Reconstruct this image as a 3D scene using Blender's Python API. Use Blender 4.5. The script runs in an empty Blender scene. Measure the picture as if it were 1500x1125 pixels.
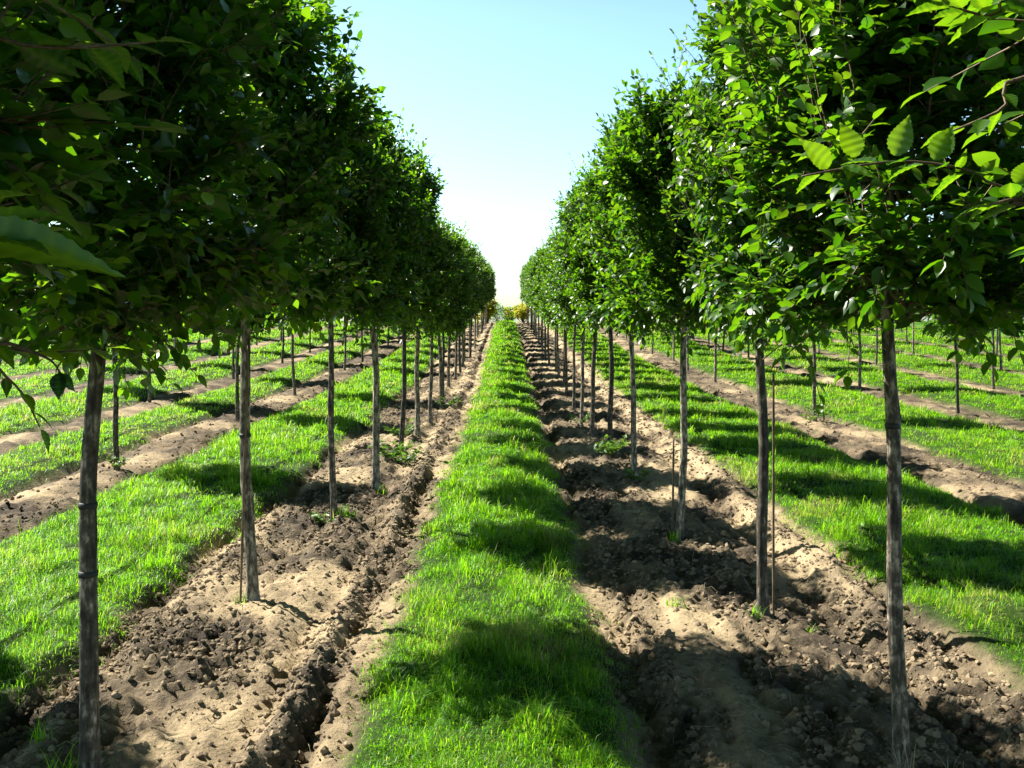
import bpy, math, random
import numpy as np
from mathutils import Vector, Matrix

scene = bpy.context.scene
col = scene.collection
rng = np.random.default_rng(7)
random.seed(7)
R = math.radians

# ------------------------------------------------------------------ noise
def _hash(ix, iy, seed):
    h = (ix.astype(np.int64) * 374761393 + iy.astype(np.int64) * 668265263 + seed * 1442695041) & 0xFFFFFFFF
    h = ((h ^ (h >> 13)) * 1274126177) & 0xFFFFFFFF
    h = (h ^ (h >> 16)) & 0xFFFFFF
    return h / float(0xFFFFFF)

def vnoise(x, y, seed=0):
    x = np.asarray(x, float); y = np.asarray(y, float)
    ix = np.floor(x); iy = np.floor(y)
    fx = x - ix; fy = y - iy
    fx = fx * fx * fx * (fx * (fx * 6 - 15) + 10); fy = fy * fy * fy * (fy * (fy * 6 - 15) + 10)
    a = _hash(ix, iy, seed); b = _hash(ix + 1, iy, seed)
    c = _hash(ix, iy + 1, seed); d = _hash(ix + 1, iy + 1, seed)
    return (a + (b - a) * fx) * (1 - fy) + (c + (d - c) * fx) * fy

def fbm(x, y, seed=0, octv=4, gain=.5):
    s = 0; a = 1; t = 0
    for o in range(octv):
        ca, sa = math.cos(o * .7 + .3), math.sin(o * .7 + .3)
        s = s + a * vnoise((x * ca - y * sa) * 2 ** o, (x * sa + y * ca) * 2 ** o, seed + o * 17)
        t += a; a *= gain
    return s / t

def sstep(a, b, x):
    t = np.clip((x - a) / (b - a), 0, 1)
    return t * t * (3 - 2 * t)

# ------------------------------------------------------------------ the field: beds of soil between strips of grass
BEDS = [(-19.7, -18.9), (-17.05, -16.2), (-14.35, -13.5), (-11.75, -10.95), (-9.25, -8.45), (-6.75, -5.85), (-4.68, -3.62), (-2.12, -.58),
        (.47, 2.27), (3.98, 5.05), (6.95, 7.85), (9.65, 10.5), (12.3, 13.1), (14.9, 15.7), (17.5, 18.3), (20.2, 21.0)]
STRIPS = [(BEDS[i][1], BEDS[i + 1][0]) for i in range(len(BEDS) - 1)]

def warp(x, y):
    return x + .06 * np.exp(-((y - 3.3) / 1.1) ** 2) * (np.abs(x) < 1.2) + (fbm(y * .55, x * .3, 3, 3) - .5) * .14 + (vnoise(y * 3.1, x * 1.5, 5) - .5) * .09

def rise(y):
    up = .92 * sstep(14, 60, y)
    return up - np.maximum(0, y - 60) * .0137 * sstep(58, 90, y)

def soil_mask(x, y, soft=.035):
    w = warp(x, y)
    m = np.zeros_like(w)
    for a, b in BEDS:
        m = np.maximum(m, sstep(a - soft, a + soft, w) * (1 - sstep(b - soft, b + soft, w)))
    return m

def clod_amount(x, y):
    p = fbm(x * 1.6 + 4, y * .8, 21, 3)
    w = warp(x, y); lat = np.zeros_like(w)
    for c, s_, a in ((-.86, .09, .9), (-1.08, .11, -.8), (-1.42, .10, .25), (-1.68, .13, .6), (-1.88, .05, -.9), (-.68, .06, -.7),
                     (.74, .10, .9), (1.0, .12, -.7), (1.28, .10, .4), (1.62, .16, .8), (2.06, .11, -1.0)):
        lat = lat + a * np.exp(-((w - c) / s_) ** 2)
    lat = lat + .6 * (np.abs(x) > 3)
    return sstep(.30, .62, p + .17 * lat)

def height(x, y):
    x = np.asarray(x, float); y = np.asarray(y, float)
    w = warp(x, y)
    h = rise(y) + (fbm(x * .25, y * .25, 9, 2) - .5) * .05
    m = soil_mask(x, y, .06)
    near = np.abs(x) < 22
    prof = np.zeros_like(w)
    for i, (a, b) in enumerate(BEDS):
        c = (a + b) / 2; hw = (b - a) / 2
        inside = (w > a - .3) & (w < b + .3)
        t = np.clip(1 - ((w - c) / hw) ** 2, 0, 1)
        p = .035 * t - .035
        big = 1.0 if i in (7, 8) else .7
        if i == 7:                              # furrow along the inner side, a flat ledge next to the grass
            p = p - .062 * sstep(.30, .60, fbm(y * .8, x * 2, 91, 3)) * np.exp(-((w - (b - .22)) / .065) ** 2) - .05 * np.exp(-((w - (a + .10)) / .08) ** 2)
            p = p - .035 * np.exp(-((w + 1.06) / .10) ** 2) + .05 * np.exp(-((w + .87) / .07) ** 2)
        elif i == 8:
            p = p - .095 * sstep(.28, .58, fbm(y * .8, x * 2, 92, 3)) * np.exp(-((w - (a + .16)) / .075) ** 2)
            p = p - .06 * np.exp(-((w - 1.85) / .12) ** 2) + .03 * sstep(1.93, 1.99, w) * (w < b + .2)
        else:
            p = p - .07 * np.exp(-((w - (a + .08)) / .06) ** 2) - .05 * np.exp(-((w - (b - .1)) / .06) ** 2)
        prof = np.where(inside, p, prof)
    prof = prof * np.where(near, 1, 0)
    cl = clod_amount(x, y)
    b1 = np.abs(fbm(x * 7, y * 7, 31, 3) - .5) * 2
    b2 = fbm(x * 16, y * 16, 41, 2)
    b3 = fbm(x * 3, y * 3, 47, 2) - .5
    b4 = np.abs(fbm(x * 11 + 3, y * 11, 61, 3) - .5) * 2
    rough = (b1 * .055 + b4 * .065 + (b2 - .5) * .07 - .05) * (.30 + .70 * cl) + b3 * .022 + (fbm(w * 9, y * .35, 71, 3) - .5) * .085 + (fbm(x * 24, y * 24, 43, 2) - .5) * .016
    grassy = .035 + (fbm(x * 4, y * 4, 51, 2) - .5) * .06
    return h + prof + m * rough + (1 - m) * grassy * np.where(near, 1, .6)

# ------------------------------------------------------------------ helpers
def mesh_np(name, verts, faces, mat, smooth=True, attrs=None, attrs_face_mat=None):
    """faces: list of int arrays (n,k)"""
    me = bpy.data.meshes.new(name)
    verts = np.asarray(verts, np.float32)
    me.vertices.add(len(verts)); me.vertices.foreach_set('co', verts.ravel())
    loops = np.concatenate([f.ravel() for f in faces]).astype(np.int32)
    sizes = np.concatenate([np.full(len(f), f.shape[1], np.int32) for f in faces])
    starts = np.concatenate([[0], np.cumsum(sizes)[:-1]]).astype(np.int32)
    me.loops.add(len(loops)); me.loops.foreach_set('vertex_index', loops)
    me.polygons.add(len(sizes)); me.polygons.foreach_set('loop_start', starts)
    try: me.polygons.foreach_set('loop_total', sizes)
    except Exception: pass
    me.polygons.foreach_set('use_smooth', np.full(len(sizes), smooth))
    if attrs:
        for k, v in attrs.items():
            a = me.attributes.new(k, 'FLOAT', 'POINT'); a.data.foreach_set('value', np.asarray(v, np.float32))
    me.update(calc_edges=True); me.validate()
    me.materials.append(mat)
    return me

def link(name, me, parent=None, loc=None):
    o = bpy.data.objects.new(name, me); col.objects.link(o)
    if parent is not None: o.parent = parent
    if loc is not None: o.location = loc
    return o

def tag(o, label=None, cat=None, group=None, kind=None):
    if label: o['label'] = label
    if cat: o['category'] = cat
    if group: o['group'] = group
    if kind: o['kind'] = kind
    return o

class Geo:
    def __init__(s): s.v = []; s.f3 = []; s.f4 = []; s.n = 0; s.t = []
    def add(s, v, f3=None, f4=None, tint=None):
        v = np.asarray(v, float).reshape(-1, 3)
        if f3 is not None and len(f3): s.f3.append(np.asarray(f3) + s.n)
        if f4 is not None and len(f4): s.f4.append(np.asarray(f4) + s.n)
        s.v.append(v); s.n += len(v)
        s.t.append(np.full(len(v), .5) if tint is None else np.broadcast_to(tint, (len(v),)))
    def tube(s, pts, rad, sides=6, cap=True):
        pts = np.asarray(pts, float); n = len(pts)
        tan = np.gradient(pts, axis=0); tan /= np.linalg.norm(tan, axis=1)[:, None] + 1e-9
        ref = np.array([1., 0, 0]) if abs(tan[0][0]) < .8 else np.array([0, 1., 0])
        a = np.cross(tan, ref); a /= np.linalg.norm(a, axis=1)[:, None]
        b = np.cross(tan, a)
        ang = np.arange(sides) * 2 * math.pi / sides
        rad = np.asarray(rad, float)
        if rad.ndim == 1: rad = np.repeat(rad[:, None], sides, 1)
        v = pts[:, None, :] + rad[:, :, None] * (np.cos(ang)[None, :, None] * a[:, None, :] + np.sin(ang)[None, :, None] * b[:, None, :])
        q = []
        for i in range(n - 1):
            for k in range(sides):
                k2 = (k + 1) % sides
                q.append((i * sides + k, i * sides + k2, (i + 1) * sides + k2, (i + 1) * sides + k))
        vv = v.reshape(-1, 3); f3 = []
        if cap:
            vv = np.vstack([vv, pts[-1:]]); c = len(vv) - 1
            f3 = [((n - 1) * sides + k, (n - 1) * sides + (k + 1) % sides, c) for k in range(sides)]
        s.add(vv, f3, q)
    def mesh(s, name, mat, smooth=True, tint=False):
        fs = []
        if s.f4: fs.append(np.concatenate(s.f4))
        if s.f3: fs.append(np.concatenate(s.f3))
        at = {'tint': np.concatenate(s.t)} if tint else None
        return mesh_np(name, np.concatenate(s.v), fs, mat, smooth, at)

# ------------------------------------------------------------------ materials
def new_mat(name):
    m = bpy.data.materials.new(name); m.use_nodes = True
    nt = m.node_tree; nt.nodes.clear()
    return m, nt

def nd(nt, typ, **kw):
    n = nt.nodes.new(typ)
    for k, v in kw.items():
        if k.startswith('_'): setattr(n, k[1:], v)
        else: n.inputs[k.replace('__', ' ')].default_value = v
    return n

def ramp(nt, stops, fac=None):
    r = nt.nodes.new('ShaderNodeValToRGB'); e = r.color_ramp.elements
    while len(e) < len(stops): e.new(.5)
    for el, (p, c) in zip(e, stops): el.position = p; el.color = (*c, 1)
    if fac is not None: nt.links.new(fac, r.inputs[0])
    return r

def leaf_like(name, stops, tstops, rough=.4, trans=.35, spec=.5, noise_scale=None, coat=0):
    m, nt = new_mat(name); L = nt.links.new
    at = nd(nt, 'ShaderNodeAttribute', _attribute_name='tint')
    fac = at.outputs['Fac']
    if noise_scale:
        tc = nd(nt, 'ShaderNodeNewGeometry')
        no = nd(nt, 'ShaderNodeTexNoise', Scale=noise_scale, Detail=3.0)
        L(tc.outputs['Position'], no.inputs['Vector'])
        mx = nd(nt, 'ShaderNodeMath', _operation='MULTIPLY_ADD')
        L(no.outputs[0], mx.inputs[0]); mx.inputs[1].default_value = .7
        sb = nd(nt, 'ShaderNodeMath', _operation='SUBTRACT'); L(fac, sb.inputs[0]); sb.inputs[1].default_value = .35
        L(sb.outputs[0], mx.inputs[2]); fac = mx.outputs[0]
    r1 = ramp(nt, stops, fac); r2 = ramp(nt, tstops, fac)
    p = nd(nt, 'ShaderNodeBsdfPrincipled', Roughness=rough)
    p.inputs['Specular IOR Level'].default_value = spec
    L(r1.outputs[0], p.inputs['Base Color'])
    t = nd(nt, 'ShaderNodeBsdfTranslucent'); L(r2.outputs[0], t.inputs['Color'])
    mix = nd(nt, 'ShaderNodeMixShader', Fac=trans); L(p.outputs[0], mix.inputs[1]); L(t.outputs[0], mix.inputs[2])
    out = nd(nt, 'ShaderNodeOutputMaterial'); L(mix.outputs[0], out.inputs[0])
    return m

M_LEAF = leaf_like('leaf_green', [(0, (.005, .027, .004)), (.5, (.011, .056, .005)), (1, (.048, .125, .008))],
                   [(0, (.030, .14, .003)), (.5, (.12, .37, .004)), (1, (.36, .64, .010))], rough=.40, trans=.36, spec=.5)
M_YELLOW = leaf_like('leaf_yellow', [(0, (.24, .26, .012)), (1, (.46, .42, .03))], [(0, (.5, .54, .02)), (1, (.7, .64, .05))], rough=.5, trans=.4)
M_GRASS = leaf_like('grass_blade', [(0, (.024, .095, .001)), (.45, (.075, .23, .002)), (.8, (.19, .36, .008)), (1, (.34, .31, .10))],
                    [(0, (.09, .32, .001)), (.45, (.25, .66, .003)), (.8, (.48, .84, .012)), (1, (.56, .52, .15))], rough=.42, trans=.50, spec=.28, noise_scale=1.3)
M_WEED = leaf_like('weed_leaf', [(0, (.035, .10, .01)), (1, (.10, .19, .03))], [(0, (.09, .25, .01)), (1, (.22, .38, .03))], rough=.5, trans=.35)
M_STRAW = leaf_like('dry_stalk', [(0, (.30, .24, .14)), (1, (.45, .38, .24))], [(0, (.3, .25, .12)), (1, (.4, .35, .2))], rough=.7, trans=.2, spec=.2)

def soil_shader(nt, vec):
    """returns colour socket, bump normal socket"""
    L = nt.links.new
    n1 = nd(nt, 'ShaderNodeTexNoise', Scale=1.6, Detail=6.0, Roughness=.6); L(vec, n1.inputs['Vector'])
    n2 = nd(nt, 'ShaderNodeTexNoise', Scale=19.0, Detail=8.0, Roughness=.72); L(vec, n2.inputs['Vector'])
    n3 = nd(nt, 'ShaderNodeTexVoronoi', Scale=55.0); L(vec, n3.inputs['Vector'])
    return n1, n2, n3

def make_ground_mat():
    m, nt = new_mat('field_ground'); L = nt.links.new
    geo = nd(nt, 'ShaderNodeNewGeometry'); vec = geo.outputs['Position']
    n1, n2, n3 = soil_shader(nt, vec)
    cl = nd(nt, 'ShaderNodeAttribute', _attribute_name='clod')
    so = nd(nt, 'ShaderNodeAttribute', _attribute_name='soil')
    # dryness: pale on the smooth crust, browner where broken up
    a = nd(nt, 'ShaderNodeMath', _operation='MULTIPLY_ADD'); L(cl.outputs['Fac'], a.inputs[0]); a.inputs[1].default_value = -.26
    L(n1.outputs[0], a.inputs[2])
    b = nd(nt, 'ShaderNodeMath', _operation='MULTIPLY_ADD'); L(n2.outputs[0], b.inputs[0]); b.inputs[1].default_value = .42
    L(a.outputs[0], b.inputs[2])
    r = ramp(nt, [(.31, (.036, .028, .019)), (.44, (.105, .081, .052)), (.58, (.22, .168, .102)), (.78, (.39, .30, .175))], b.outputs[0])
    # thatch under the grass
    g = ramp(nt, [(.3, (.018, .035, .005)), (.55, (.032, .065, .007)), (.8, (.09, .085, .03))], n2.outputs[0])
    # open meadow outside the planted block
    fa = nd(nt, 'ShaderNodeAttribute', _attribute_name='meadow')
    gm = ramp(nt, [(.3, (.035, .12, .004)), (.55, (.07, .20, .006)), (.8, (.13, .25, .02))], n1.outputs[0])
    gx_ = nd(nt, 'ShaderNodeMix', _data_type='RGBA'); L(fa.outputs['Fac'], gx_.inputs[0]); L(g.outputs[0], gx_.inputs[6]); L(gm.outputs[0], gx_.inputs[7])
    mix = nd(nt, 'ShaderNodeMix', _data_type='RGBA')
    L(so.outputs['Fac'], mix.inputs[0]); L(gx_.outputs[2], mix.inputs[6]); L(r.outputs[0], mix.inputs[7])
    bump = nd(nt, 'ShaderNodeBump', Strength=1.0, Distance=.03)
    h = nd(nt, 'ShaderNodeMath', _operation='MULTIPLY_ADD'); L(n3.outputs['Distance'], h.inputs[0]); h.inputs[1].default_value = .12
    L(n2.outputs[0], h.inputs[2]); L(h.outputs[0], bump.inputs['Height'])
    p = nd(nt, 'ShaderNodeBsdfPrincipled', Roughness=.9); p.inputs['Specular IOR Level'].default_value = .2
    L(mix.outputs[2], p.inputs['Base Color']); L(bump.outputs[0], p.inputs['Normal'])
    out = nd(nt, 'ShaderNodeOutputMaterial'); L(p.outputs[0], out.inputs[0])
    return m

def make_clod_mat():
    m, nt = new_mat('soil_clod'); L = nt.links.new
    geo = nd(nt, 'ShaderNodeNewGeometry'); vec = geo.outputs['Position']
    n1, n2, n3 = soil_shader(nt, vec)
    b = nd(nt, 'ShaderNodeMath', _operation='MULTIPLY_ADD'); L(n2.outputs[0], b.inputs[0]); b.inputs[1].default_value = .6
    L(n1.outputs[0], b.inputs[2])
    r = ramp(nt, [(.45, (.06, .046, .031)), (.72, (.165, .126, .082)), (1, (.33, .255, .16))], b.outputs[0])
    bump = nd(nt, 'ShaderNodeBump', Strength=.8, Distance=.01); L(n2.outputs[0], bump.inputs['Height'])
    p = nd(nt, 'ShaderNodeBsdfPrincipled', Roughness=.95); p.inputs['Specular IOR Level'].default_value = .15
    L(r.outputs[0], p.inputs['Base Color']); L(bump.outputs[0], p.inputs['Normal'])
    out = nd(nt, 'ShaderNodeOutputMaterial'); L(p.outputs[0], out.inputs[0])
    return m

def make_bark(name, dark, mid, pale):
    m, nt = new_mat(name); L = nt.links.new
    tc = nd(nt, 'ShaderNodeTexCoord')
    mp = nd(nt, 'ShaderNodeMapping'); mp.inputs['Scale'].default_value = (14, 14, 9); L(tc.outputs['Object'], mp.inputs['Vector'])
    n = nd(nt, 'ShaderNodeTexNoise', Scale=2.2, Detail=6.0, Roughness=.65); L(mp.outputs[0], n.inputs['Vector'])
    mp2 = nd(nt, 'ShaderNodeMapping'); mp2.inputs['Scale'].default_value = (30, 30, 5); L(tc.outputs['Object'], mp2.inputs['Vector'])
    n2 = nd(nt, 'ShaderNodeTexNoise', Scale=2.0, Detail=5.0); L(mp2.outputs[0], n2.inputs['Vector'])
    a = nd(nt, 'ShaderNodeMath', _operation='MULTIPLY_ADD'); L(n2.outputs[0], a.inputs[0]); a.inputs[1].default_value = .6; L(n.outputs[0], a.inputs[2])
    s = nd(nt, 'ShaderNodeMath', _operation='SUBTRACT'); L(a.outputs[0], s.inputs[0]); s.inputs[1].default_value = .3
    oi = nd(nt, 'ShaderNodeObjectInfo'); sh = nd(nt, 'ShaderNodeMath', _operation='MULTIPLY_ADD')
    L(oi.outputs['Random'], sh.inputs[0]); sh.inputs[1].default_value = .20; L(s.outputs[0], sh.inputs[2])
    s = nd(nt, 'ShaderNodeMath', _operation='SUBTRACT'); L(sh.outputs[0], s.inputs[0]); s.inputs[1].default_value = .09
    r = ramp(nt, [(.32, dark), (.52, mid), (.72, pale)], s.outputs[0])
    bump = nd(nt, 'ShaderNodeBump', Strength=.7, Distance=.006); L(a.outputs[0], bump.inputs['Height'])
    p = nd(nt, 'ShaderNodeBsdfPrincipled', Roughness=.75); p.inputs['Specular IOR Level'].default_value = .3
    L(r.outputs[0], p.inputs['Base Color']); L(bump.outputs[0], p.inputs['Normal'])
    out = nd(nt, 'ShaderNodeOutputMaterial'); L(p.outputs[0], out.inputs[0])
    return m

M_GROUND = make_ground_mat()
M_CLOD = make_clod_mat()
M_BARK = make_bark('bark_grey', (.022, .018, .014), (.082, .068, .051), (.40, .35, .27))
M_TWIG = make_bark('bark_twig', (.045, .03, .018), (.10, .068, .04), (.20, .15, .09))
M_CANE = make_bark('cane', (.07, .046, .027), (.12, .085, .05), (.20, .145, .085))
m, nt = new_mat('tie_rubber')
p = nd(nt, 'ShaderNodeBsdfPrincipled', Roughness=.6); p.inputs['Base Color'].default_value = (.012, .012, .013, 1)
nzz = nd(nt, 'ShaderNodeTexNoise', Scale=120.0); bb = nd(nt, 'ShaderNodeBump', Strength=.3, Distance=.002)
nt.links.new(nzz.outputs[0], bb.inputs['Height']); nt.links.new(bb.outputs[0], p.inputs['Normal'])
out = nd(nt, 'ShaderNodeOutputMaterial'); nt.links.new(p.outputs[0], out.inputs[0]); M_TIE = m

# ------------------------------------------------------------------ ground sheet
def axis(fine_a, fine_b, step, growth, lim_a, lim_b, cap=1e9):
    pts = list(np.arange(fine_a, fine_b + 1e-6, step))
    s = step; p = pts[-1]
    while p < lim_b:
        s = min(s * growth, cap if p < 62 else 1e9); p += s; pts.append(p)
    s = step; p = pts[0]; left = []
    while p > lim_a:
        s *= growth; p -= s; left.append(p)
    return np.array(left[::-1] + pts)

gx = axis(-2.7, 2.9, .026, 1.03, -1500, 1500)
ys = list(np.arange(2.4, 5.5, .026)); p = ys[-1]
while p < 64: p += .026 * (p / 5.5) ** 1.0; ys.append(p)
st = .4
while p < 1500: st *= 1.25; p += st; ys.append(p)
back = []; p = 2.4; st = .05
while p > -60: st *= 1.25; p -= st; back.append(p)
gy = np.array(back[::-1] + ys)
GX, GY = np.meshgrid(gx, gy)
GZ = height(GX, GY)
nx, ny = len(gx), len(gy)
idx = np.arange(nx * ny).reshape(ny, nx)
quads = np.stack([idx[:-1, :-1], idx[:-1, 1:], idx[1:, 1:], idx[1:, :-1]], -1).reshape(-1, 4)
gsoil = soil_mask(GX, GY, .06) * (np.abs(GX) < 22) * (GY < 75)
gme = mesh_np('ground', np.stack([GX, GY, GZ], -1).reshape(-1, 3), [quads], M_GROUND, True,
              {'meadow': np.maximum(sstep(19.8, 20.6, np.abs(GX)), sstep(56, 62, GY)).ravel(), 'soil': gsoil.ravel(), 'clod': clod_amount(GX, GY).ravel()})
ground = link('ground', gme); tag(ground, kind='structure')
print('ground verts', nx * ny)

# ------------------------------------------------------------------ grass strips (blades)
def grass_strip(x0, x1, d0, zmin, expo, label, zmax=62):
    # sample by distance
    edges = np.concatenate([np.arange(zmin, 12, .5), np.arange(12, zmax + 1, 2.0)])
    px = []; py = []
    for a, b in zip(edges[:-1], edges[1:]):
        zc = (a + b) / 2
        n = int(d0 * min(1, (4.5 / zc) ** expo) * (x1 - x0 + .2) * (b - a))
        px.append(rng.uniform(x0 - .22, x1 + .22, n)); py.append(rng.uniform(a, b, n))
    px = np.concatenate(px); py = np.concatenate(py)
    w = warp(px, py)
    # only where the strip is, ragged at the edges, thin spots inside
    e = np.minimum(w - x0, x1 - w)
    keep = e > rng.normal(.0, .05, len(e)) + .26 * (fbm(px * 2.7, py * 2.7, 66, 3) - .5)
    keep &= rng.random(len(px)) < .30 + .7 * sstep(.18, .42, fbm(px * 1.5, py * 1.2, 77, 3))
    keep &= np.abs(px) < .62 * py + 1.2
    px = px[keep]; py = py[keep]; e = e[keep]
    n = len(px)
    tuft = fbm(px * 5, py * 5, 88, 2)
    ln = (.028 + .24 * tuft ** 2.2 * rng.uniform(.3, 1.2, n)) * np.where(e < .10, .75, 1)
    wd = .0029 * np.maximum(1, py / 5.0) ** .85 * rng.uniform(.6, 1.3, n)
    ln *= np.minimum(1.25, np.maximum(1, py / 20) ** .3)
    dirn = fbm(px * 4, py * 4, 99, 2) * 14 + rng.normal(0, 1.7, n)
    bend = rng.uniform(.25, 1.45, n)
    long_ = rng.random(n) < .07; ln = np.where(long_, ln * 1.7, ln); bend = np.where(long_, rng.uniform(.5, 1.15, n), bend)
    bx = np.cos(dirn); by = np.sin(dirn)
    pz = height(px, py) - .006
    B = np.stack([px, py, pz], -1)
    D = np.stack([bx, by, np.zeros(n)], -1); S = np.stack([-by, bx, np.zeros(n)], -1) * (wd / 2)[:, None]
    up = np.array([0, 0, 1.])
    m1 = B + D * (ln * bend * .30)[:, None] + up * (ln * (.60 - .17 * bend))[:, None]
    t1 = B + D * (ln * bend)[:, None] + up * (ln * np.maximum(.08, 1 - .64 * bend))[:, None]
    V = np.stack([B - S, B + S, m1 - S * .85, m1 + S * .85, t1], 1).reshape(-1, 3)
    i = np.arange(n)[:, None] * 5
    q = i + np.array([[0, 1, 3, 2]]); t = i + np.array([[2, 3, 4]])
    dry = sstep(.60, .74, fbm(px * 1.7, py * 1.3, 55, 3))
    tint = np.clip(rng.normal(.34, .17, n) + .30 * tuft + (rng.random(n) < .05 + .5 * dry) * .45, 0, 1)
    me = mesh_np('grass', V, [q, t], M_GRASS, True, {'tint': np.repeat(tint, 5)})
    o = link('grass', me); tag(o, label, 'grass', 'grass strips between the soil beds', 'stuff')
    return n

NTH = ['first', 'second', 'third', 'fourth', 'fifth', 'sixth', 'seventh', 'eighth', 'ninth', 'tenth', 'eleventh', 'twelfth', 'thirteenth',
       'fourteenth', 'fifteenth', 'sixteenth', 'seventeenth', 'eighteenth', 'nineteenth', 'twentieth', 'twenty-first', 'twenty-second',
       'twenty-third', 'twenty-fourth', 'twenty-fifth', 'twenty-sixth', 'twenty-seventh', 'twenty-eighth', 'twenty-ninth', 'thirtieth', 'thirty-first', 'thirty-second']
tot = 0
for k, (a, b) in enumerate(STRIPS):
    if k == 7: lab = 'narrow bright green grass strip running down the middle between the two tree rows'
    elif k < 7:
        lab = 'long green grass strip, %s one out past the dark shaded tree row' % NTH[6 - k]
    else:
        lab = 'long green grass strip, %s one out past the bright sunlit tree row' % NTH[k - 8]
    if k == 7: n = grass_strip(a, b, 14000, 2.5, 1.12, lab)
    elif k in (6, 8): n = grass_strip(a, b, 11000, 3.2, 1.25, lab)
    else: n = grass_strip(a, b, 8500, max(3.2, (min(abs(a), abs(b)) - 1.2) / .62), 1.4, lab)
    tot += n
print('blades', tot)

# ------------------------------------------------------------------ clods
def ico():
    import bmesh
    bm = bmesh.new(); bmesh.ops.create_icosphere(bm, subdivisions=1, radius=1)
    v = np.array([x.co[:] for x in bm.verts]); bm.verts.index_update()
    f = np.array([[x.index for x in fc.verts] for fc in bm.faces]); bm.free(); return v, f
IV, IF = ico()
def lump(seed, sq=.7):
    r = np.random.default_rng(seed)
    v = IV.copy(); d = np.zeros(len(v))
    for k in range(7):
        a = r.normal(size=3); a /= np.linalg.norm(a)
        d += np.maximum(0, v @ a - r.uniform(.3, .7)) * r.uniform(-.9, .5)
    v = v * (1 + d + r.normal(0, .11, len(v)))[:, None]
    return v * np.array([1, r.uniform(.7, 1), sq])
LUMPS = [lump(100 + i, .5 + .08 * (i % 4)) for i in range(8)]
g = Geo(); cnt = 0
for (a, b, dens) in [(BEDS[7][0], BEDS[7][1], 3600), (BEDS[8][0], BEDS[8][1], 3200), (BEDS[6][0], BEDS[6][1], 900), (BEDS[9][0], BEDS[9][1], 900)]:
    edges = np.concatenate([np.arange(2.8, 12, .5), np.arange(12, 30, 2.)])
    for e0, e1 in zip(edges[:-1], edges[1:]):
        n = int(dens * min(1, (5 / e0) ** 1.3) * (b - a) * (e1 - e0))
        x = rng.uniform(a, b, n); y = rng.uniform(e0, e1, n)
        w = warp(x, y)
        ridge = np.exp(-((w - (a + .25)) / .12) ** 2) + np.exp(-((w - (b - .3)) / .12) ** 2)
        pr = clod_amount(x, y) * .70 * sstep(.35, .6, fbm(x * 3.5, y * 3.5, 23, 2)) + .10 + .5 * ridge
        k = (rng.random(n) < pr) & (np.minimum(w - a, b - w) > .03) & (np.abs(x) < .62 * y + 1)
        x = x[k]; y = y[k]; z = height(x, y)
        s = (.004 + .021 * rng.random(len(x)) ** 4.0) * (1 + max(0, e0 - 8) * .03)
        for i in range(len(x)):
            v = LUMPS[rng.integers(8)] * s[i]; t = rng.uniform(0, 6.28); c, sn = math.cos(t), math.sin(t)
            v = np.stack([v[:, 0] * c - v[:, 1] * sn, v[:, 0] * sn + v[:, 1] * c, v[:, 2]], -1) + np.array([x[i], y[i], z[i] + s[i] * .15])
            g.add(v, IF); cnt += 1
o = link('soil_clods', g.mesh('soil_clods', M_CLOD, False)); tag(o, 'crumbly brown soil clods scattered over the bare planting beds', 'soil', kind='stuff')
print('clods', cnt)

g = Geo()
for (a, b, n) in [(BEDS[7][0], BEDS[7][1], 260), (BEDS[8][0], BEDS[8][1], 420)]:
    for i in range(n):
        x = rng.uniform(a + .1, b - .1); y = 2.8 + 7 * rng.random() ** 1.6; t = rng.uniform(0, 6.28); L = rng.uniform(.02, .13)
        k = np.linspace(0, 1, 5); cv = rng.normal(0, .25)
        X = x + L * k * math.cos(t) - cv * L * k * k * math.sin(t); Y = y + L * k * math.sin(t) + cv * L * k * k * math.cos(t)
        g.tube(np.stack([X, Y, height(X, Y) + .006 + rng.uniform(0, .02) * k], -1), np.linspace(.0016, .0008, 5), 3)
o = link('straw_litter', g.mesh('straw_litter', M_STRAW, True, True)); tag(o, 'dry straw stems and roots lying scattered on the bare soil', 'straw', kind='stuff')

# ------------------------------------------------------------------ leaves
# template leaf along +u, width v, normal w : 8 points
LU = np.array([0, .15, .17, .15, .42, .44, .42, .73, .74, .73, 1.0])
LV = np.array([0, -.19, 0, .19, -.28, 0, .28, -.18, 0, .18, 0])
LW = np.array([0, .05, 0, .05, .07, .0, .07, .02, -.04, .02, -.13])
LF3 = np.array([[0, 2, 1], [0, 3, 2], [7, 8, 10], [8, 9, 10]])
LF4 = np.array([[1, 2, 5, 4], [2, 3, 6, 5], [4, 5, 8, 7], [5, 6, 9, 8]])

def norm(a): return a / (np.linalg.norm(a, axis=-1, keepdims=True) + 1e-9)

def add_leaves(g, base, d, nrm, size, tint, wscale=1.0):
    d = norm(d); s = norm(np.cross(nrm, d)); n = np.cross(d, s)
    P = base[:, None, :] + size[:, None, None] * (LU[None, :, None] * d[:, None, :] + wscale * LV[None, :, None] * s[:, None, :] + LW[None, :, None] * n[:, None, :])
    k = len(base); off = (np.arange(k) * 11)[:, None, None]
    g.add(P.reshape(-1, 3), (off + LF3[None]).reshape(-1, 3), (off + LF4[None]).reshape(-1, 4), np.repeat(tint, 11))

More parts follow.
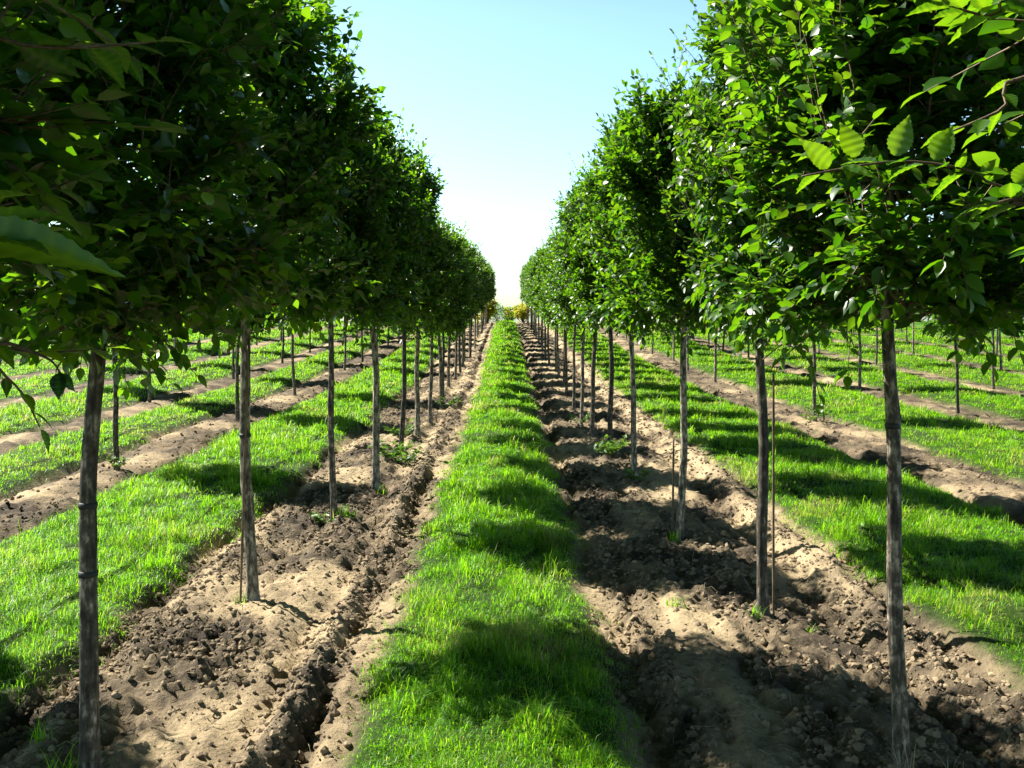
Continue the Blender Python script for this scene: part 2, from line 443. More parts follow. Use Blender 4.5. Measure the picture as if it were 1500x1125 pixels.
# a broad leaf with a saw-toothed edge for the shoots close to the viewer
def toothed():
    us = np.linspace(0, 1, 23); vs = []; faces4 = []
    P = []
    for i, u in enumerate(us):
        wv = .27 * math.sin(math.pi * min(1, u ** .78)) ** .95 * (1 - .42 * u) * 1.15 + (0 if i in (0, 22) else (.018 if i % 2 else -.010))
        wv = max(wv, .002)
        zz = -.16 * u * u + .006 * (1 if (i // 2) % 2 else -1)
        P += [(u - (.012 if i % 2 else 0), -wv, zz + wv * .28), (u, -wv * .5, zz + wv * .10), (u, 0, zz - .006), (u, wv * .5, zz + wv * .10), (u - (.012 if i % 2 else 0), wv, zz + wv * .28)]
        if i:
            for k in range(4):
                a = (i - 1) * 5 + k; faces4.append((a, a + 1, a + 6, a + 5))
    return np.array(P), np.array(faces4)
TP, TF = toothed()
def add_toothed(g, base, d, nrm, size, tint, wsc=1.0):
    base = np.asarray(base, float); d = norm(np.asarray(d, float)); s = norm(np.cross(nrm, d)); n = np.cross(d, s)
    v = base + size * (TP[:, :1] * d + wsc * TP[:, 1:2] * s + TP[:, 2:] * n)
    k5 = np.arange(len(TP)); vein = np.where(k5 % 5 == 2, .42, np.where((k5 // 5) % 3 == 0, .13, -.06))
    g.add(v, None, TF, np.clip(tint + vein, 0, 1))

def crown_profile(h):          # reach of the branches at height h
    t = (h - 1.45) / (2.85 - 1.45)
    return .62 * np.clip(np.interp(t, [-.1, 0, .12, .45, .65, .85, 1], [.82, .93, 1, 1, .85, .56, .30]), .12, 1)

def make_tree_meshes(seed, nprim=72, ntw=31, dark=False, low=1.46):
    r = np.random.default_rng(seed)
    # trunk
    g = Geo()
    hs = np.concatenate([[-.08, 0, .02, .06, .12], np.linspace(.2, 1.7, 16), np.linspace(1.85, 3.1, 12)])
    ph = r.uniform(0, 6.28, 4)
    cx = r.uniform(.008, .026) * np.sin(hs * 2.1 + ph[0]) + .007 * np.sin(hs * 6 + ph[1]); cy = .016 * np.sin(hs * 1.8 + ph[2]) + .007 * np.sin(hs * 5 + ph[3])
    cx -= cx[1]; cy -= cy[1]
    rad = .034 - .0055 * np.minimum(hs, 1.7) ; rad = np.where(hs > 1.7, np.interp(hs, [1.7, 3.1], [.0245, .005]), rad)
    rad += .012 * np.exp(-np.maximum(hs, 0) / .05)
    sides = 14; ang = np.arange(sides) * 2 * math.pi / sides
    RR = rad[:, None] * (1 + .05 * np.sin(ang * 3 + ph[0])[None, :] + r.normal(0, .018, (len(hs), sides)))
    for kn in range(5):         # old pruning knots
        i = r.integers(6, 19); k = r.integers(sides); RR[i, k] *= 1.22; RR[i, (k + 1) % sides] *= 1.1
    g.tube(np.stack([cx, cy, hs], -1), RR, sides)
    trunk = g.mesh('trunk', M_BARK)
    # limbs and leaves
    gb = Geo(); gl = Geo()
    lb = []; ld = []; ln_ = []; ls = []; lt = []
    def trunk_at(h): return np.array([np.interp(h, hs, cx), np.interp(h, hs, cy), h])
    def leafy(pts, spacing, size, tl, start=.1):
        seg = np.linalg.norm(np.diff(pts, axis=0), axis=1); L = seg.sum(); cum = np.concatenate([[0], np.cumsum(seg)])
        s = np.arange(start * L, L, spacing); side = 1
        for q in s:
            base = np.array([np.interp(q, cum, pts[:, c]) for c in range(3)])
            j = min(np.searchsorted(cum, q), len(pts) - 1); t = norm(pts[j] - pts[max(j - 1, 0)]) if j > 0 else norm(pts[1] - pts[0])
            sd = norm(np.cross(t, np.array([0, 0, 1.])) + r.normal(0, .15, 3)); side = -side
            d = t * r.uniform(.3, .8) + sd * side * r.uniform(.7, 1.1) + np.array([0, 0, r.uniform(-.45, .25)])
            nn = np.array([0, 0, 1.]) + r.normal(0, .55, 3) + t * -.15
            lb.append(base); ld.append(d); ln_.append(nn); ls.append(size * r.uniform(.65, 1.2)); lt.append(np.clip(r.normal(tl, .17), 0, 1))
        d = pts[-1] - pts[-2]
        lb.append(pts[-1]); ld.append(d); ln_.append(np.array([0, 0, 1.]) + r.normal(0, .3, 3)); ls.append(size * .85); lt.append(min(1, tl + .2))
    def curve(p, d, L, up, n=5):
        pts = [p]; d = norm(d); 
        for i in range(n):
            d = norm(d + np.array([0, 0, up / n]) + r.normal(0, .07, 3)); pts.append(pts[-1] + d * L / n)
        return np.array(pts)
    az = r.uniform(0, 6.28)
    for i in range(nprim):
        u = (i + r.uniform(0, .6)) / nprim
        h = low + (2.82 - low) * u ** 1.12
        az += 2.4 + r.normal(0, .25)
        reach = float(crown_profile(h)) * r.uniform(.62, 1.22)
        el = R(r.uniform(3, 28) if u < .22 else r.uniform(18, 50))
        d = np.array([math.cos(az) * math.cos(el), math.sin(az) * math.cos(el), math.sin(el)])
        L = reach / max(.5, math.cos(el)) * .92
        pts = curve(trunk_at(h), d, L, r.uniform(-.25, .35), 6)
        rb = .009 * (1 - .55 * u)
        gb.tube(pts, np.linspace(rb, .0025, len(pts)), 5)
        leafy(pts, .045, .062, .5, .35)
        nt_ = int(ntw * (.75 + .5 * (reach / .6)))
        for k in range(nt_):
            t = r.uniform(.18, 1) ** .8
            j = t * (len(pts) - 1); j0 = int(min(j, len(pts) - 2)); p = pts[j0] + (pts[j0 + 1] - pts[j0]) * (j - j0)
            td = norm(pts[j0 + 1] - pts[j0]) * .7 + norm(r.normal(0, 1, 3)) * .95 + np.array([0, 0, .12 if u > .18 else -.22])
            tl = r.uniform(.12, .30) * (1.1 - .35 * t)
            tp = curve(p, td, tl, r.uniform(-.3, .3), 3)
            gb.tube(tp, np.linspace(.0028, .0012, 4), 3, False)
            leafy(tp, .029, .064, .45 + .12 * t)
    # long young shoots that break the outline
    for i in range(52):
        h = r.uniform(1.7, 2.85); a = r.uniform(0, 6.28); rr = float(crown_profile(h)) * r.uniform(.55, .9)
        p = trunk_at(h) + np.array([math.cos(a) * rr, math.sin(a) * rr, .05])
        d = np.array([math.cos(a) * .7, math.sin(a) * .7, r.uniform(.5, 1.3)])
        pts = curve(p, d, r.uniform(.22, .56), .2, 5)
        gb.tube(pts, np.linspace(.0032, .0012, 6), 3, False); leafy(pts, .046, .052, .72, .15)
    for i in range(5):          # leader shoots
        p = trunk_at(r.uniform(2.7, 3.08)); d = np.array([r.normal(0, .25), r.normal(0, .25), 1])
        pts = curve(p, d, r.uniform(.3, .55), .1, 6)
        gb.tube(pts, np.linspace(.004, .0012, 7), 3, False); leafy(pts, .036, .055, .65, .05)
    add_leaves(gl, np.array(lb), np.array(ld), np.array(ln_), np.array(ls), np.array(lt), 1.08)
    crown = gl.mesh('crown', M_LEAF, True, True)
    limbs = gb.mesh('limbs', M_TWIG)
    return trunk, limbs, crown, (hs, cx, cy, rad)

VAR = []
for s in range(7):
    t = make_tree_meshes(300 + s, low=1.42 + .05 * (s % 3)); VAR.append(t)

def gz(x, y): return float(height(np.array([x]), np.array([y]))[0])

TREES = {}
def tree(x, y, label, group, var=None, sc=1.0, rz=None, lean=(0, 0), girth=1.0, wide=1.0, deep=1.0, name='nursery_tree'):
    r = random
    v = VAR[r.randrange(len(VAR)) if var is None else var]
    root = bpy.data.objects.new(name, None); col.objects.link(root); root.empty_display_size = .1
    root.location = (x, y, gz(x, y) - .01)
    root.rotation_euler = (lean[1], lean[0], r.choice((0, math.pi)) + r.uniform(-.3, .3) if rz is None else rz)
    flip = r.choice((-1, 1))
    tag(root, label, 'tree', group)
    for nm, me in zip(('trunk', 'limbs', 'crown'), v):
        o = link(nm, me, root)
        o.scale = (girth, girth, sc) if nm == 'trunk' else (sc * wide * flip, sc * wide * deep, sc)
    return root

def tie(root, h):
    tr = [c for c in root.children if c.name.startswith('trunk')][0]
    hs, cx, cy, rr = [v[3] for v in VAR if v[0] == tr.data][0]; gi = tr.scale[0]; hz = h / tr.scale[2]
    rad = float(np.interp(hz, hs, rr)) * gi; ox = float(np.interp(hz, hs, cx)) * gi; oy = float(np.interp(hz, hs, cy)) * gi
    g = Geo(); n = 20; prof = [(-.002, -.012), (.003, -.009), (.004, 0), (.003, .009), (-.002, .012)]
    ring = []
    for k in range(n):
        a = 2 * math.pi * k / n
        for dr, dz in prof: ring.append((ox + (rad + dr) * math.cos(a), oy + (rad + dr) * math.sin(a), h + dz))
    q = []; m = len(prof)
    for k in range(n):
        k2 = (k + 1) % n
        for j in range(m - 1): q.append((k * m + j, k2 * m + j, k2 * m + j + 1, k * m + j + 1))
    g.add(ring, None, q)
    return link('tie', g.mesh('tie', M_TIE), root)

# ---- the two rows that flank the middle strip
L1 = [(-1.52, 1.72), (-1.475, 3.54), (-1.44, 5.66), (-1.38, 7.97), (-1.23, 9.36), (-1.20, 11.3), (-1.18, 13.2), (-1.13, 14.8), (-1.10, 17.0)]
R1 = [(1.60, 1.35), (1.455, 3.66), (1.416, 5.49), (1.265, 7.29), (1.265, 9.82), (1.27, 12.2), (1.11, 12.95), (1.10, 14.6), (1.11, 16.4), (1.15, 19.2)]
y = 17.0
while y < 57: y += random.uniform(1.85, 2.15); L1.append((-1.16 + random.uniform(-.07, .07), y))
y = 19.2
while y < 57: y += random.uniform(1.85, 2.15); R1.append((1.2 + random.uniform(-.07, .07), y))
rowL = []; rowR = []
for k, (x, y) in enumerate(L1):
    near = {0: 'slim tree at the camera end of the dark shaded row, big toothed leaves overhanging',
            1: 'tree with dark trunk and two black ties, rising from the bottom edge, shaded row',
            2: 'slim tree of the dark shaded row with a thin cane standing close to its trunk'}
    lab = near.get(k, 'slim tree, %s from the camera in the dark row beside the middle strip' % NTH[k])
    rowL.append(tree(x, y, lab, 'trees of the shaded row', deep=1.25 if k else 1.0, wide=(1.22 if k == 0 else 1.02 if k < 2 else .78) * random.uniform(.90, 1.10), sc=random.uniform(.96, 1.07) if k > 5 else random.uniform(1.08, 1.13), lean=(random.uniform(-.012, .012), random.uniform(-.012, .012)),
                     girth=[1.1, 1.0, 1.0, .82, 1.05][k] if k < 5 else random.uniform(.8, 1.05)))
for k, (x, y) in enumerate(R1):
    near = {0: 'slim tree at the camera end of the bright sunlit row, leafy shoot reaching inward',
            1: 'tree with pale trunk and one black tie, its base by the bottom edge, sunlit row',
            2: 'slim tree with a dark cane beside it and a low leafy sprig, sunlit row'}
    lab = near.get(k, 'slim tree, %s from the camera in the sunlit row beside the middle strip' % NTH[k])
    rowR.append(tree(x, y, lab, 'trees of the sunlit row', var=2 if k == 1 else None, deep=1.32 if k > 1 else 1.1, wide=(1.12 if k == 0 else 1.0 if k < 2 else .72) * random.uniform(.86, 1.12), sc=random.uniform(.90, 1.08) if k > 6 else random.uniform(1.08, 1.12), lean=(random.uniform(-.012, .012), random.uniform(-.012, .012)),
                     girth=[.9, .88, .9, .85, .85][k] if k < 5 else random.uniform(.75, 1.0)))
tie(rowL[1], .98); tie(rowL[1], .74); tie(rowR[1], 1.27); tie(rowL[2], .95)

# ---- the rows farther out, with gaps
def outer(row, xs, ys_, side):
    word = {2: 'second', 3: 'third', 4: 'fourth', 5: 'fifth', 6: 'sixth', 7: 'seventh', 8: 'eighth'}[row]
    for k, y in enumerate(ys_):
        x = xs + random.uniform(-.08, .08) if k > 2 else xs
        lab = 'slim tree, %s from the camera in the %s row out on the %s side' % (NTH[k], word, side)
        tree(x, y, lab, 'trees of the %s row on the %s side' % (word, side), sc=random.uniform(.92, 1.02), girth=random.uniform(.8, 1.0))
def run(a, b, lo, hi):
    o = []; y = a
    while y < b: o.append(y); y += random.uniform(lo, hi)
    return o
outer(2, -4.1, [4.9, 10.5, 15.2, 19.0, 25.4] + run(28.5, 56, 2.4, 3.4), 'shaded')
outer(3, -6.3, [17.6, 23] + run(28, 56, 2.6, 4.2), 'shaded')
outer(4, -8.9, [20.3, 26.8] + run(32, 56, 2.6, 4.2), 'shaded')
outer(5, -11.35, [26, 33, 40, 47, 54], 'shaded')
outer(6, -13.9, [31, 38, 45, 53], 'shaded')
outer(2, 4.65, [15.0, 22.2] + run(25.5, 56, 2.4, 3.4), 'sunlit')
outer(3, 7.25, [15.95, 20.4] + run(26, 56, 2.6, 4.2), 'sunlit')
outer(4, 10.05, [20.5, 27] + run(32, 56, 2.6, 4.2), 'sunlit')
outer(5, 12.7, [25.5, 31, 37, 44, 52], 'sunlit')
outer(6, 15.3, [31, 38, 45, 53], 'sunlit')
outer(7, -16.6, [36, 42, 49, 56], 'shaded'); outer(8, -19.3, [41, 47, 54], 'shaded')
outer(7, 17.9, [36, 40, 45, 50, 56], 'sunlit'); outer(8, 20.6, [42, 46, 51, 56], 'sunlit')

# ------------------------------------------------------------------ leafy shoots close to the viewer (parts of the two end trees)
def px(u, v, d):
    """a point d metres ahead, at photo pixel (u,v): used to measure positions in the place"""
    return np.array([(u - 742) / 1458 * d, d, 1.65 + (455 - v) / 1458 * d])

def shoot(root, pts, leaf_size, n, seed, start=.25, up=(0, 0, 1), tilt=.4, rad=.005, mat=None, side_ang=.8, tint=.7, rise_=0.0):
    r = np.random.default_rng(seed)
    pts = np.array(pts, float); q = []
    for t in np.linspace(0, 1, 14):           # smooth polyline
        x = t * (len(pts) - 1); i = int(min(x, len(pts) - 2)); f = x - i
        p0 = pts[max(i - 1, 0)]; p1 = pts[i]; p2 = pts[i + 1]; p3 = pts[min(i + 2, len(pts) - 1)]
        q.append(.5 * ((2 * p1) + (p2 - p0) * f + (2 * p0 - 5 * p1 + 4 * p2 - p3) * f * f + (3 * p1 - p0 - 3 * p2 + p3) * f ** 3))
    q = np.array(q)
    bpy.context.view_layer.update()
    inv = root.matrix_world.inverted(); loc = lambda P: np.array([tuple(inv @ Vector(p)) for p in P])
    gb = Geo(); gb.tube(loc(q), np.linspace(rad, .0015, len(q)), 6)
    b = link('branch', gb.mesh('branch', M_TWIG), root)
    gl = Geo(); side = 1
    for k, t in enumerate(np.linspace(start, 1, n)):
        x = t * (len(q) - 1); i = int(min(x, len(q) - 2)); p = q[i] + (q[i + 1] - q[i]) * (x - i)
        tan = norm(q[i + 1] - q[i]); upv = np.array(up, float) + r.normal(0, tilt, 3) * .5
        sd = norm(np.cross(tan, upv)); side = -side
        d = tan * math.cos(side_ang) + sd * side * math.sin(side_ang) + np.array([0, 0, rise_]) + r.normal(0, .18, 3)
        if k == n - 1: d = tan
        ls = leaf_size * r.uniform(.75, 1.15) * (1 if k < n - 2 else .8)
        pet = p + norm(d) * ls * .12
        gb2 = np.array([p, pet])
        P = []
        add_toothed(gl, pet, d, upv, ls, float(np.clip(r.normal(tint, .15), 0, 1)), r.uniform(.85, 1.15))
        # petiole
        s2 = norm(np.cross(norm(d), upv)) * ls * .008
        gl.add([p - s2, p + s2, pet + s2, pet - s2], None, [[0, 1, 2, 3]], .6)
    V = np.concatenate(gl.v); gl.v = [loc(V)]
    l = link('leaves', gl.mesh('leaves', mat or M_LEAF, True, True), b)
    return b

E = rowL[0]; F = rowR[0]
def leaves_at(branch, root, items, mat=None, seed=0):
    """toothed leaves whose base and tip are measured points of the place"""
    r = np.random.default_rng(seed); g = Geo()
    bpy.context.view_layer.update(); inv = root.matrix_world.inverted()
    for base, tip, nrm, tint, wsc in items:
        add_toothed(g, base, tip - base, np.array(nrm, float), float(np.linalg.norm(tip - base)), tint, wsc)
    V = np.concatenate(g.v); g.v = [np.array([tuple(inv @ Vector(p)) for p in V])]
    return link('leaves', g.mesh('leaves', mat or M_LEAF, True, True), branch)
# left edge: big leaves
b = shoot(E, [(-1.45, 1.6, 1.80), px(-260, 350, 1.15), px(-120, 350, 1.0), px(-20, 352, .95)], .10, 4, 1, .3, rise_=.05, side_ang=.55, tint=.75)
leaves_at(b, E, [(px(-60, 345, .95), px(172, 378, .92), (.15, -.75, .6), .75, .56), (px(-40, 330, 1.0), px(88, 300, 1.0), (.1, -.45, .9), .9, .8),
                 (px(-10, 348, .99), px(105, 322, 1.02), (0, -.3, 1), 1.0, .9), (px(-40, 300, 1.05), px(50, 272, 1.1), (.1, -.4, .9), .8, .9)])
# top left: shoot with pale undersides
shoot(E, [(-1.50, 1.7, 2.1), px(-120, 40, 1.5), px(60, 70, 1.45), px(230, 62, 1.42)], .085, 11, 3, .3, side_ang=.7, tint=.55)
shoot(E, [(-1.50, 1.7, 2.2), px(-60, -40, 1.6), px(90, 15, 1.6), px(200, 90, 1.62)], .075, 10, 4, .3, side_ang=.8)
# low left sprig with a hanging heart-shaped leaf
shoot(E, [(-1.50, 1.7, 1.55), px(-120, 480, 1.9), px(40, 515, 2.0), px(150, 510, 2.05)], .075, 10, 5, .3, rise_=-.15)
shoot(E, [(-1.50, 1.7, 1.5), px(-80, 520, 1.9), px(20, 560, 1.95), px(60, 625, 1.95)], .055, 6, 6, .35, rise_=-.4, tint=.55)
shoot(E, [(-1.50, 1.7, 1.5), px(-60, 505, 1.7), px(60, 520, 1.75), px(90, 545, 1.75)], .062, 3, 7, .9, rise_=-1.4, tint=.2)
# right: the bright upright leaves on an arching shoot
b = shoot(F, [(1.58, 1.38, 1.80), px(1560, 285, 1.5), px(1420, 248, 1.5), px(1310, 236, 1.5), px(1175, 258, 1.5)], .060, 9, 11, .42, rise_=-.25, side_ang=.9, tint=.5, rad=.0028)
leaves_at(b, F, [(px(1216, 244, 1.5), px(1176, 202, 1.48), (-.2, -.9, .3), .95, 1.0), (px(1254, 230, 1.5), px(1236, 176, 1.5), (.25, -.95, .1), .9, 1.35),
                 (px(1312, 228, 1.5), px(1334, 166, 1.49), (-.25, -.9, .2), .95, 1.05), (px(1370, 234, 1.5), px(1398, 180, 1.5), (-.35, -.9, .1), .8, 1.1),
                 (px(1402, 246, 1.5), px(1420, 220, 1.48), (.3, -.9, .2), .7, 1.0), (px(1440, 255, 1.5), px(1462, 230, 1.5), (-.3, -.9, .2), .9, .9),
                 (px(1230, 246, 1.5), px(1290, 254, 1.46), (0, -.6, .8), 1.0, .8), (px(1490, 268, 1.45), px(1515, 232, 1.42), (-.2, -.9, .2), .8, 1.2)])
shoot(F, [(1.58, 1.38, 1.9), px(1560, 110, 1.5), px(1470, 160, 1.5), px(1395, 192, 1.52)], .05, 7, 12, .3, tint=.7)
shoot(F, [(1.58, 1.38, 2.1), px(1560, -30, 1.5), px(1460, 20, 1.5), px(1390, 5, 1.5)], .075, 11, 13, .3, tint=.75, rise_=-.1)
shoot(F, [(1.58, 1.38, 1.8), px(1560, 300, 1.45), px(1500, 290, 1.45), px(1450, 300, 1.45)], .065, 7, 14, .3, tint=.75, rise_=.1)
# the low sprig on the third tree of the sunlit row
T = rowR[2]
shoot(T, [(1.41, 5.47, 1.38), px(1160, 500, 5.25), px(1190, 540, 5.2), px(1205, 600, 5.2)], .085, 11, 15, .25, rise_=-.25, tint=.5, rad=.004)
shoot(T, [(1.41, 5.45, 1.45), px(1170, 450, 5.1), px(1215, 465, 5.0), px(1240, 490, 5.0)], .085, 10, 16, .2, rise_=-.2, tint=.6, rad=.004)

# ------------------------------------------------------------------ canes
def cane(x, y, h, lean, label):
    g = Geo(); n = 12; z = np.linspace(-.1, h, n); rr = np.full(n, .0065); rr[::3] *= 1.3
    pts = np.stack([lean[0] * z, lean[1] * z, z], -1)
    g.tube(pts, rr, 8)
    o = link('plant_stake', g.mesh('plant_stake', M_CANE), None, (x, y, gz(x, y)))
    return tag(o, label, 'stake', 'canes beside the trees')
cane(-1.50, 5.62, 1.5, (.03, 0), 'thin cane pushed into the soil beside a trunk of the dark shaded row')
cane(1.49, 5.55, 1.35, (.0, 0), 'thin dark cane beside the trunk with the low leafy sprig in the sunlit row')
cane(1.215, 7.28, .75, (.01, 0), 'short thin cane beside the fourth trunk of the bright sunlit row')

# ------------------------------------------------------------------ weeds and tufts
def weed(x, y, s, label, seed, mat=M_WEED, n=7):
    r = np.random.default_rng(seed); g = Geo(); gs = Geo()
    for i in range(n):
        a = r.uniform(0, 6.28); d = norm(np.array([math.cos(a) * .6, math.sin(a) * .6, r.uniform(.5, 1.3)])); L = s * r.uniform(.6, 1.1)
        pts = np.array([d * L * t + np.array([math.cos(a), math.sin(a), -.4]) * .25 * L * t * t for t in np.linspace(0, 1, 6)])
        gs.tube(pts, np.linspace(.003, .001, 6), 4)
        k = 10
        t = r.uniform(.25, 1, k); base = np.stack([np.interp(t, np.linspace(0, 1, 6), pts[:, c]) for c in range(3)], -1)
        dd = r.normal(0, 1, (k, 3)); dd[:, 2] = np.abs(dd[:, 2]) * .5
        add_leaves(g, base, dd, np.array([0, 0, 1.]) + r.normal(0, .4, (k, 3)), s * r.uniform(.18, .34, k), np.clip(r.normal(.5, .25, k), 0, 1), .8)
    root = bpy.data.objects.new('weed', None); col.objects.link(root); root.location = (x, y, gz(x, y)); root.empty_display_size = .05
    tag(root, label, 'weed', 'weeds in the soil beds')
    link('stem', gs.mesh('stem', M_TWIG), root); link('foliage', g.mesh('foliage', mat, True, True), root)
def tuft(x, y, s, n, label, seed, mat=M_GRASS):
    r = np.random.default_rng(seed); g = Geo()
    for i in range(n):
        a = r.uniform(0, 6.28); L = s * r.uniform(.5, 1.1); bend = r.uniform(.2, .9); w = .0025 * r.uniform(.7, 1.3) * max(1, y / 5)
        b0 = np.array([r.normal(0, .025), r.normal(0, .025), -.01]); d = np.array([math.cos(a), math.sin(a), 0]); sd = np.array([-d[1], d[0], 0]) * w
        P = []; 
        for t in np.linspace(0, 1, 5)[:-1]:
            c = b0 + d * L * bend * t * t + np.array([0, 0, L * t * (1 - .45 * bend * t)]); P += [c - sd * (1 - t * .7), c + sd * (1 - t * .7)]
        P.append(b0 + d * L * bend + np.array([0, 0, L * (1 - .45 * bend)]))
        g.add(P, [[6, 7, 8]], [[0, 1, 3, 2], [2, 3, 5, 4], [4, 5, 7, 6]], float(np.clip(r.normal(.5, .2), 0, 1)))
    o = link('grass_tuft', g.mesh('grass_tuft', mat, True, True), None, (x, y, gz(x, y)))
    return tag(o, label, 'grass tuft', 'tufts at the trunk bases')
weed(1.12, 10.9, .30, 'leafy green weed between the fifth and sixth trunks of the sunlit row', 1, n=12)
weed(1.22, 9.55, .20, 'small bright weed at the foot of the fifth trunk of the sunlit row', 2)
weed(1.05, 14.2, .25, 'pale green weed beside the eighth trunk of the sunlit row', 3)
weed(-1.30, 11.0, .32, 'bushy weed left of the sixth trunk of the shaded row', 4, n=12)
weed(-1.10, 10.8, .26, 'bushy weed in front of the sixth trunk of the shaded row', 5, n=10)
weed(-1.35, 12.9, .30, 'weed by the seventh trunk of the shaded row', 6, n=9)
weed(-1.45, 7.9, .16, 'low weed at the foot of the fourth trunk of the shaded row', 7)
weed(-1.22, 8.0, .14, 'small weed just inside the fourth trunk of the shaded row', 8)
weed(-4.05, 10.4, .22, 'weed at the foot of a trunk in the second row on the shaded side', 9)
weed(4.55, 14.8, .30, 'weed at the foot of a trunk in the second row on the sunlit side', 10)
weed(-1.02, 17, .30, 'weed at the foot of the ninth trunk of the shaded row', 11)
tuft(-1.56, 3.55, .20, 46, 'green grass tuft around the trunk with two black ties', 20)
tuft(-1.80, 3.85, .14, 26, 'sparse grass tuft in the rut outside the trunk with two ties', 21)
tuft(-1.50, 5.62, .10, 24, 'short grass tuft under the cane in the shaded row', 22)
tuft(1.44, 3.60, .17, 16, 'dry straw stalks at the foot of the pale trunk with one tie', 23, M_STRAW)
tuft(1.62, 3.62, .15, 7, 'few dry straw stalks just outside the pale trunk with one tie', 24, M_STRAW)
tuft(1.35, 5.40, .10, 30, 'short green grass tuft at the foot of the trunk with low sprig', 25)
tuft(1.62, 5.30, .09, 24, 'small green grass tuft outside the trunk with low sprig', 26)
tuft(1.20, 7.2, .13, 34, 'green grass tuft at the fourth trunk of the sunlit row', 27)
tuft(.95, 5.6, .10, 26, 'green grass tuft on the soil inside the sunlit row', 28)
tuft(-1.32, 7.95, .14, 34, 'green grass tuft at the fourth trunk of the shaded row', 29)
tuft(-1.18, 9.3, .13, 30, 'green grass tuft at the fifth trunk of the shaded row', 30)

# ------------------------------------------------------------------ far end of the strip
def shrub(x, y, h, w, label, seed, mat, cat='shrub', name='shrub', n=1500, leaf=.08, group=None):
    r = np.random.default_rng(seed); g = Geo(); gs = Geo()
    cl = r.normal(0, 1, (22, 3)) * np.array([w * .32, w * .32, h * .22]) + np.array([0, 0, h * .55])
    base = cl[r.integers(22, size=n)] + r.normal(0, 1, (n, 3)) * np.array([w, w, h]) * .09
    base[:, 2] = np.clip(base[:, 2], .05, h)
    add_leaves(g, base, r.normal(0, 1, (n, 3)), r.normal(0, .6, (n, 3)) + np.array([0, 0, 1.]), leaf * r.uniform(.6, 1.3, n), np.clip(r.normal(.5, .25, n), 0, 1))
    for c in cl: gs.tube(np.array([[0, 0, 0], c * np.array([.5, .5, .6]), c]), [.02, .012, .004], 5)
    root = bpy.data.objects.new(name, None); col.objects.link(root); root.location = (x, y, gz(x, y) - .02)
    tag(root, label, cat, group)
    link('stem', gs.mesh('stem', M_TWIG), root); link('foliage', g.mesh('foliage', mat, True, True), root)
shrub(1.0, 59.5, 1.35, 1.1, 'yellow-leaved bush closing the far end of the sunlit row', 1, M_YELLOW, leaf=.13, n=2200)
shrub(-1.1, 59.0, 1.5, 1.1, 'yellow-green bush closing the far end of the shaded row', 2, M_YELLOW, leaf=.13, n=2200)
shrub(-.8, 90, 1.9, 2.2, 'low bluish green bush far beyond the end of the middle strip', 3, M_LEAF, leaf=.16)
shrub(.3, 96, 1.5, 1.4, 'tiny distant bush standing alone past the end of the strip', 4, M_LEAF, leaf=.16)

for sd, word in ((-1, 'shaded'), (1, 'sunlit')):
    x = 8.5
    for k in range(15):
        shrub(sd * x, 63 + random.uniform(-2, 2), random.uniform(2.2, 3.6), random.uniform(3.2, 4.4), 'tall green shrub in the far hedge behind the %s rows' % word,
              40 + k + (20 if sd > 0 else 0), M_LEAF, leaf=.24, n=1700, group='far hedge behind the %s rows' % word)
        x += random.uniform(2.2, 3.2)

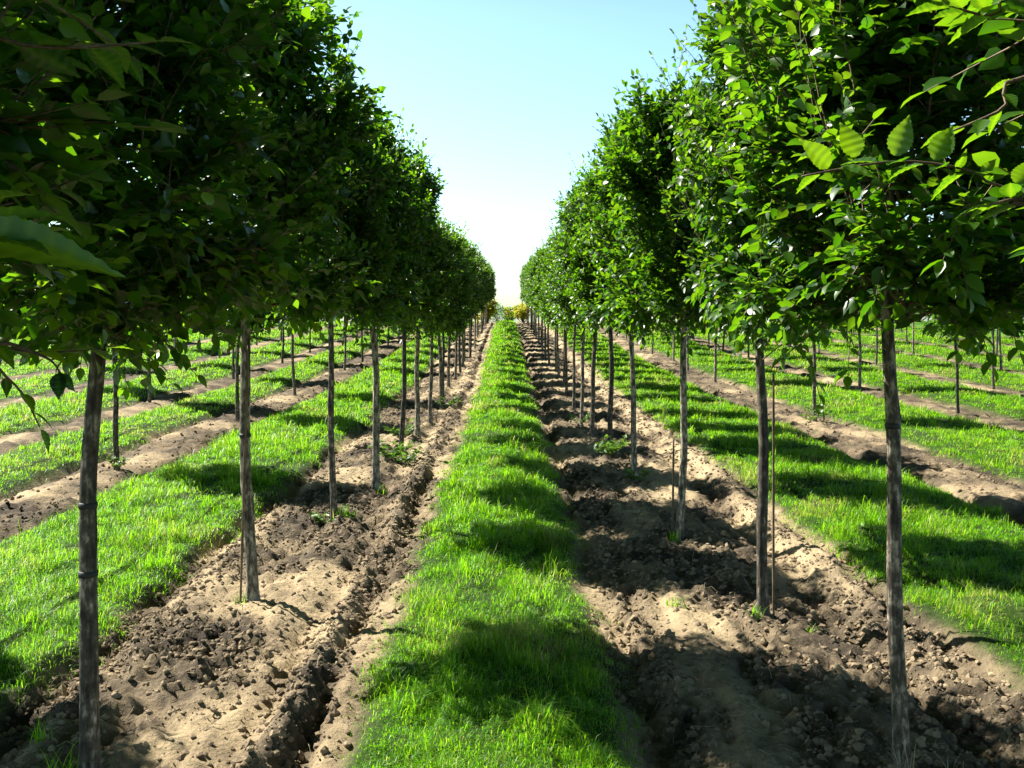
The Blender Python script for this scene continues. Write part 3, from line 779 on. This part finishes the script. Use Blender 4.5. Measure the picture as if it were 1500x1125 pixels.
# ------------------------------------------------------------------ light
ldir = Vector((.9, -.55, -1.0)).normalized()
sun = bpy.data.lights.new('sun', 'SUN'); sun.energy = 5.0; sun.angle = R(.5); sun.color = (1, .95, .86)
so = bpy.data.objects.new('sun', sun); col.objects.link(so); so.rotation_euler = ldir.to_track_quat('-Z', 'Y').to_euler(); so.location = (-20, 12, 25)
el = math.asin(-ldir.z); az = math.atan2(-ldir.x, -ldir.y)      # from +Y towards +X
w = bpy.data.worlds.new('World'); scene.world = w; w.use_nodes = True
nt = w.node_tree; nt.nodes.clear()
sky = nt.nodes.new('ShaderNodeTexSky'); sky.sky_type = 'NISHITA'; sky.sun_disc = False
sky.sun_elevation = el; sky.sun_rotation = az
sky.altitude = 100; sky.air_density = 1.0; sky.dust_density = 1.0; sky.ozone_density = 1.0
bg = nt.nodes.new('ShaderNodeBackground'); bg.inputs['Strength'].default_value = .08
ow = nt.nodes.new('ShaderNodeOutputWorld')
mu = nt.nodes.new('ShaderNodeMix'); mu.data_type = 'RGBA'; mu.blend_type = 'MULTIPLY'; mu.inputs[0].default_value = 1
mu.inputs[7].default_value = (.86, 1.05, 1.06, 1)
nt.links.new(sky.outputs[0], mu.inputs[6]); 
tc = nt.nodes.new('ShaderNodeTexCoord'); sx = nt.nodes.new('ShaderNodeSeparateXYZ'); mr = nt.nodes.new('ShaderNodeMapRange')
nt.links.new(tc.outputs['Generated'], sx.inputs[0]); nt.links.new(sx.outputs['Z'], mr.inputs[0])
mr.interpolation_type = 'SMOOTHSTEP'
for i_, v_ in zip((1, 2, 3, 4), (.26, .55, 1.0, .05)): mr.inputs[i_].default_value = v_
m2 = nt.nodes.new('ShaderNodeMix'); m2.data_type = 'RGBA'; m2.blend_type = 'MULTIPLY'; m2.inputs[0].default_value = 1
nt.links.new(mu.outputs[2], m2.inputs[6]); nt.links.new(mr.outputs[0], m2.inputs[7])
nt.links.new(m2.outputs[2], bg.inputs[0]); nt.links.new(bg.outputs[0], ow.inputs[0])

# ------------------------------------------------------------------ camera
cam = bpy.data.cameras.new('camera'); cam.sensor_width = 36; cam.lens = 35; cam.clip_start = .05; cam.clip_end = 4000
co = bpy.data.objects.new('camera', cam); col.objects.link(co)
co.location = (0, 0, 1.65)
pitch = math.atan((562.5 - 455) / 1458.3); yaw = math.atan((750 - 742) / 1458.3)
co.rotation_euler = (math.pi / 2, 0, -yaw); cam.shift_y = -(562.5 - 455) / 1500
scene.camera = co
scene.view_settings.view_transform = 'Standard'; scene.view_settings.look = 'None'
scene.view_settings.exposure = 1.65; scene.view_settings.gamma = 1
scene.cycles.max_bounces = 4; scene.cycles.transmission_bounces = 1; scene.cycles.diffuse_bounces = 1; scene.cycles.glossy_bounces = 2
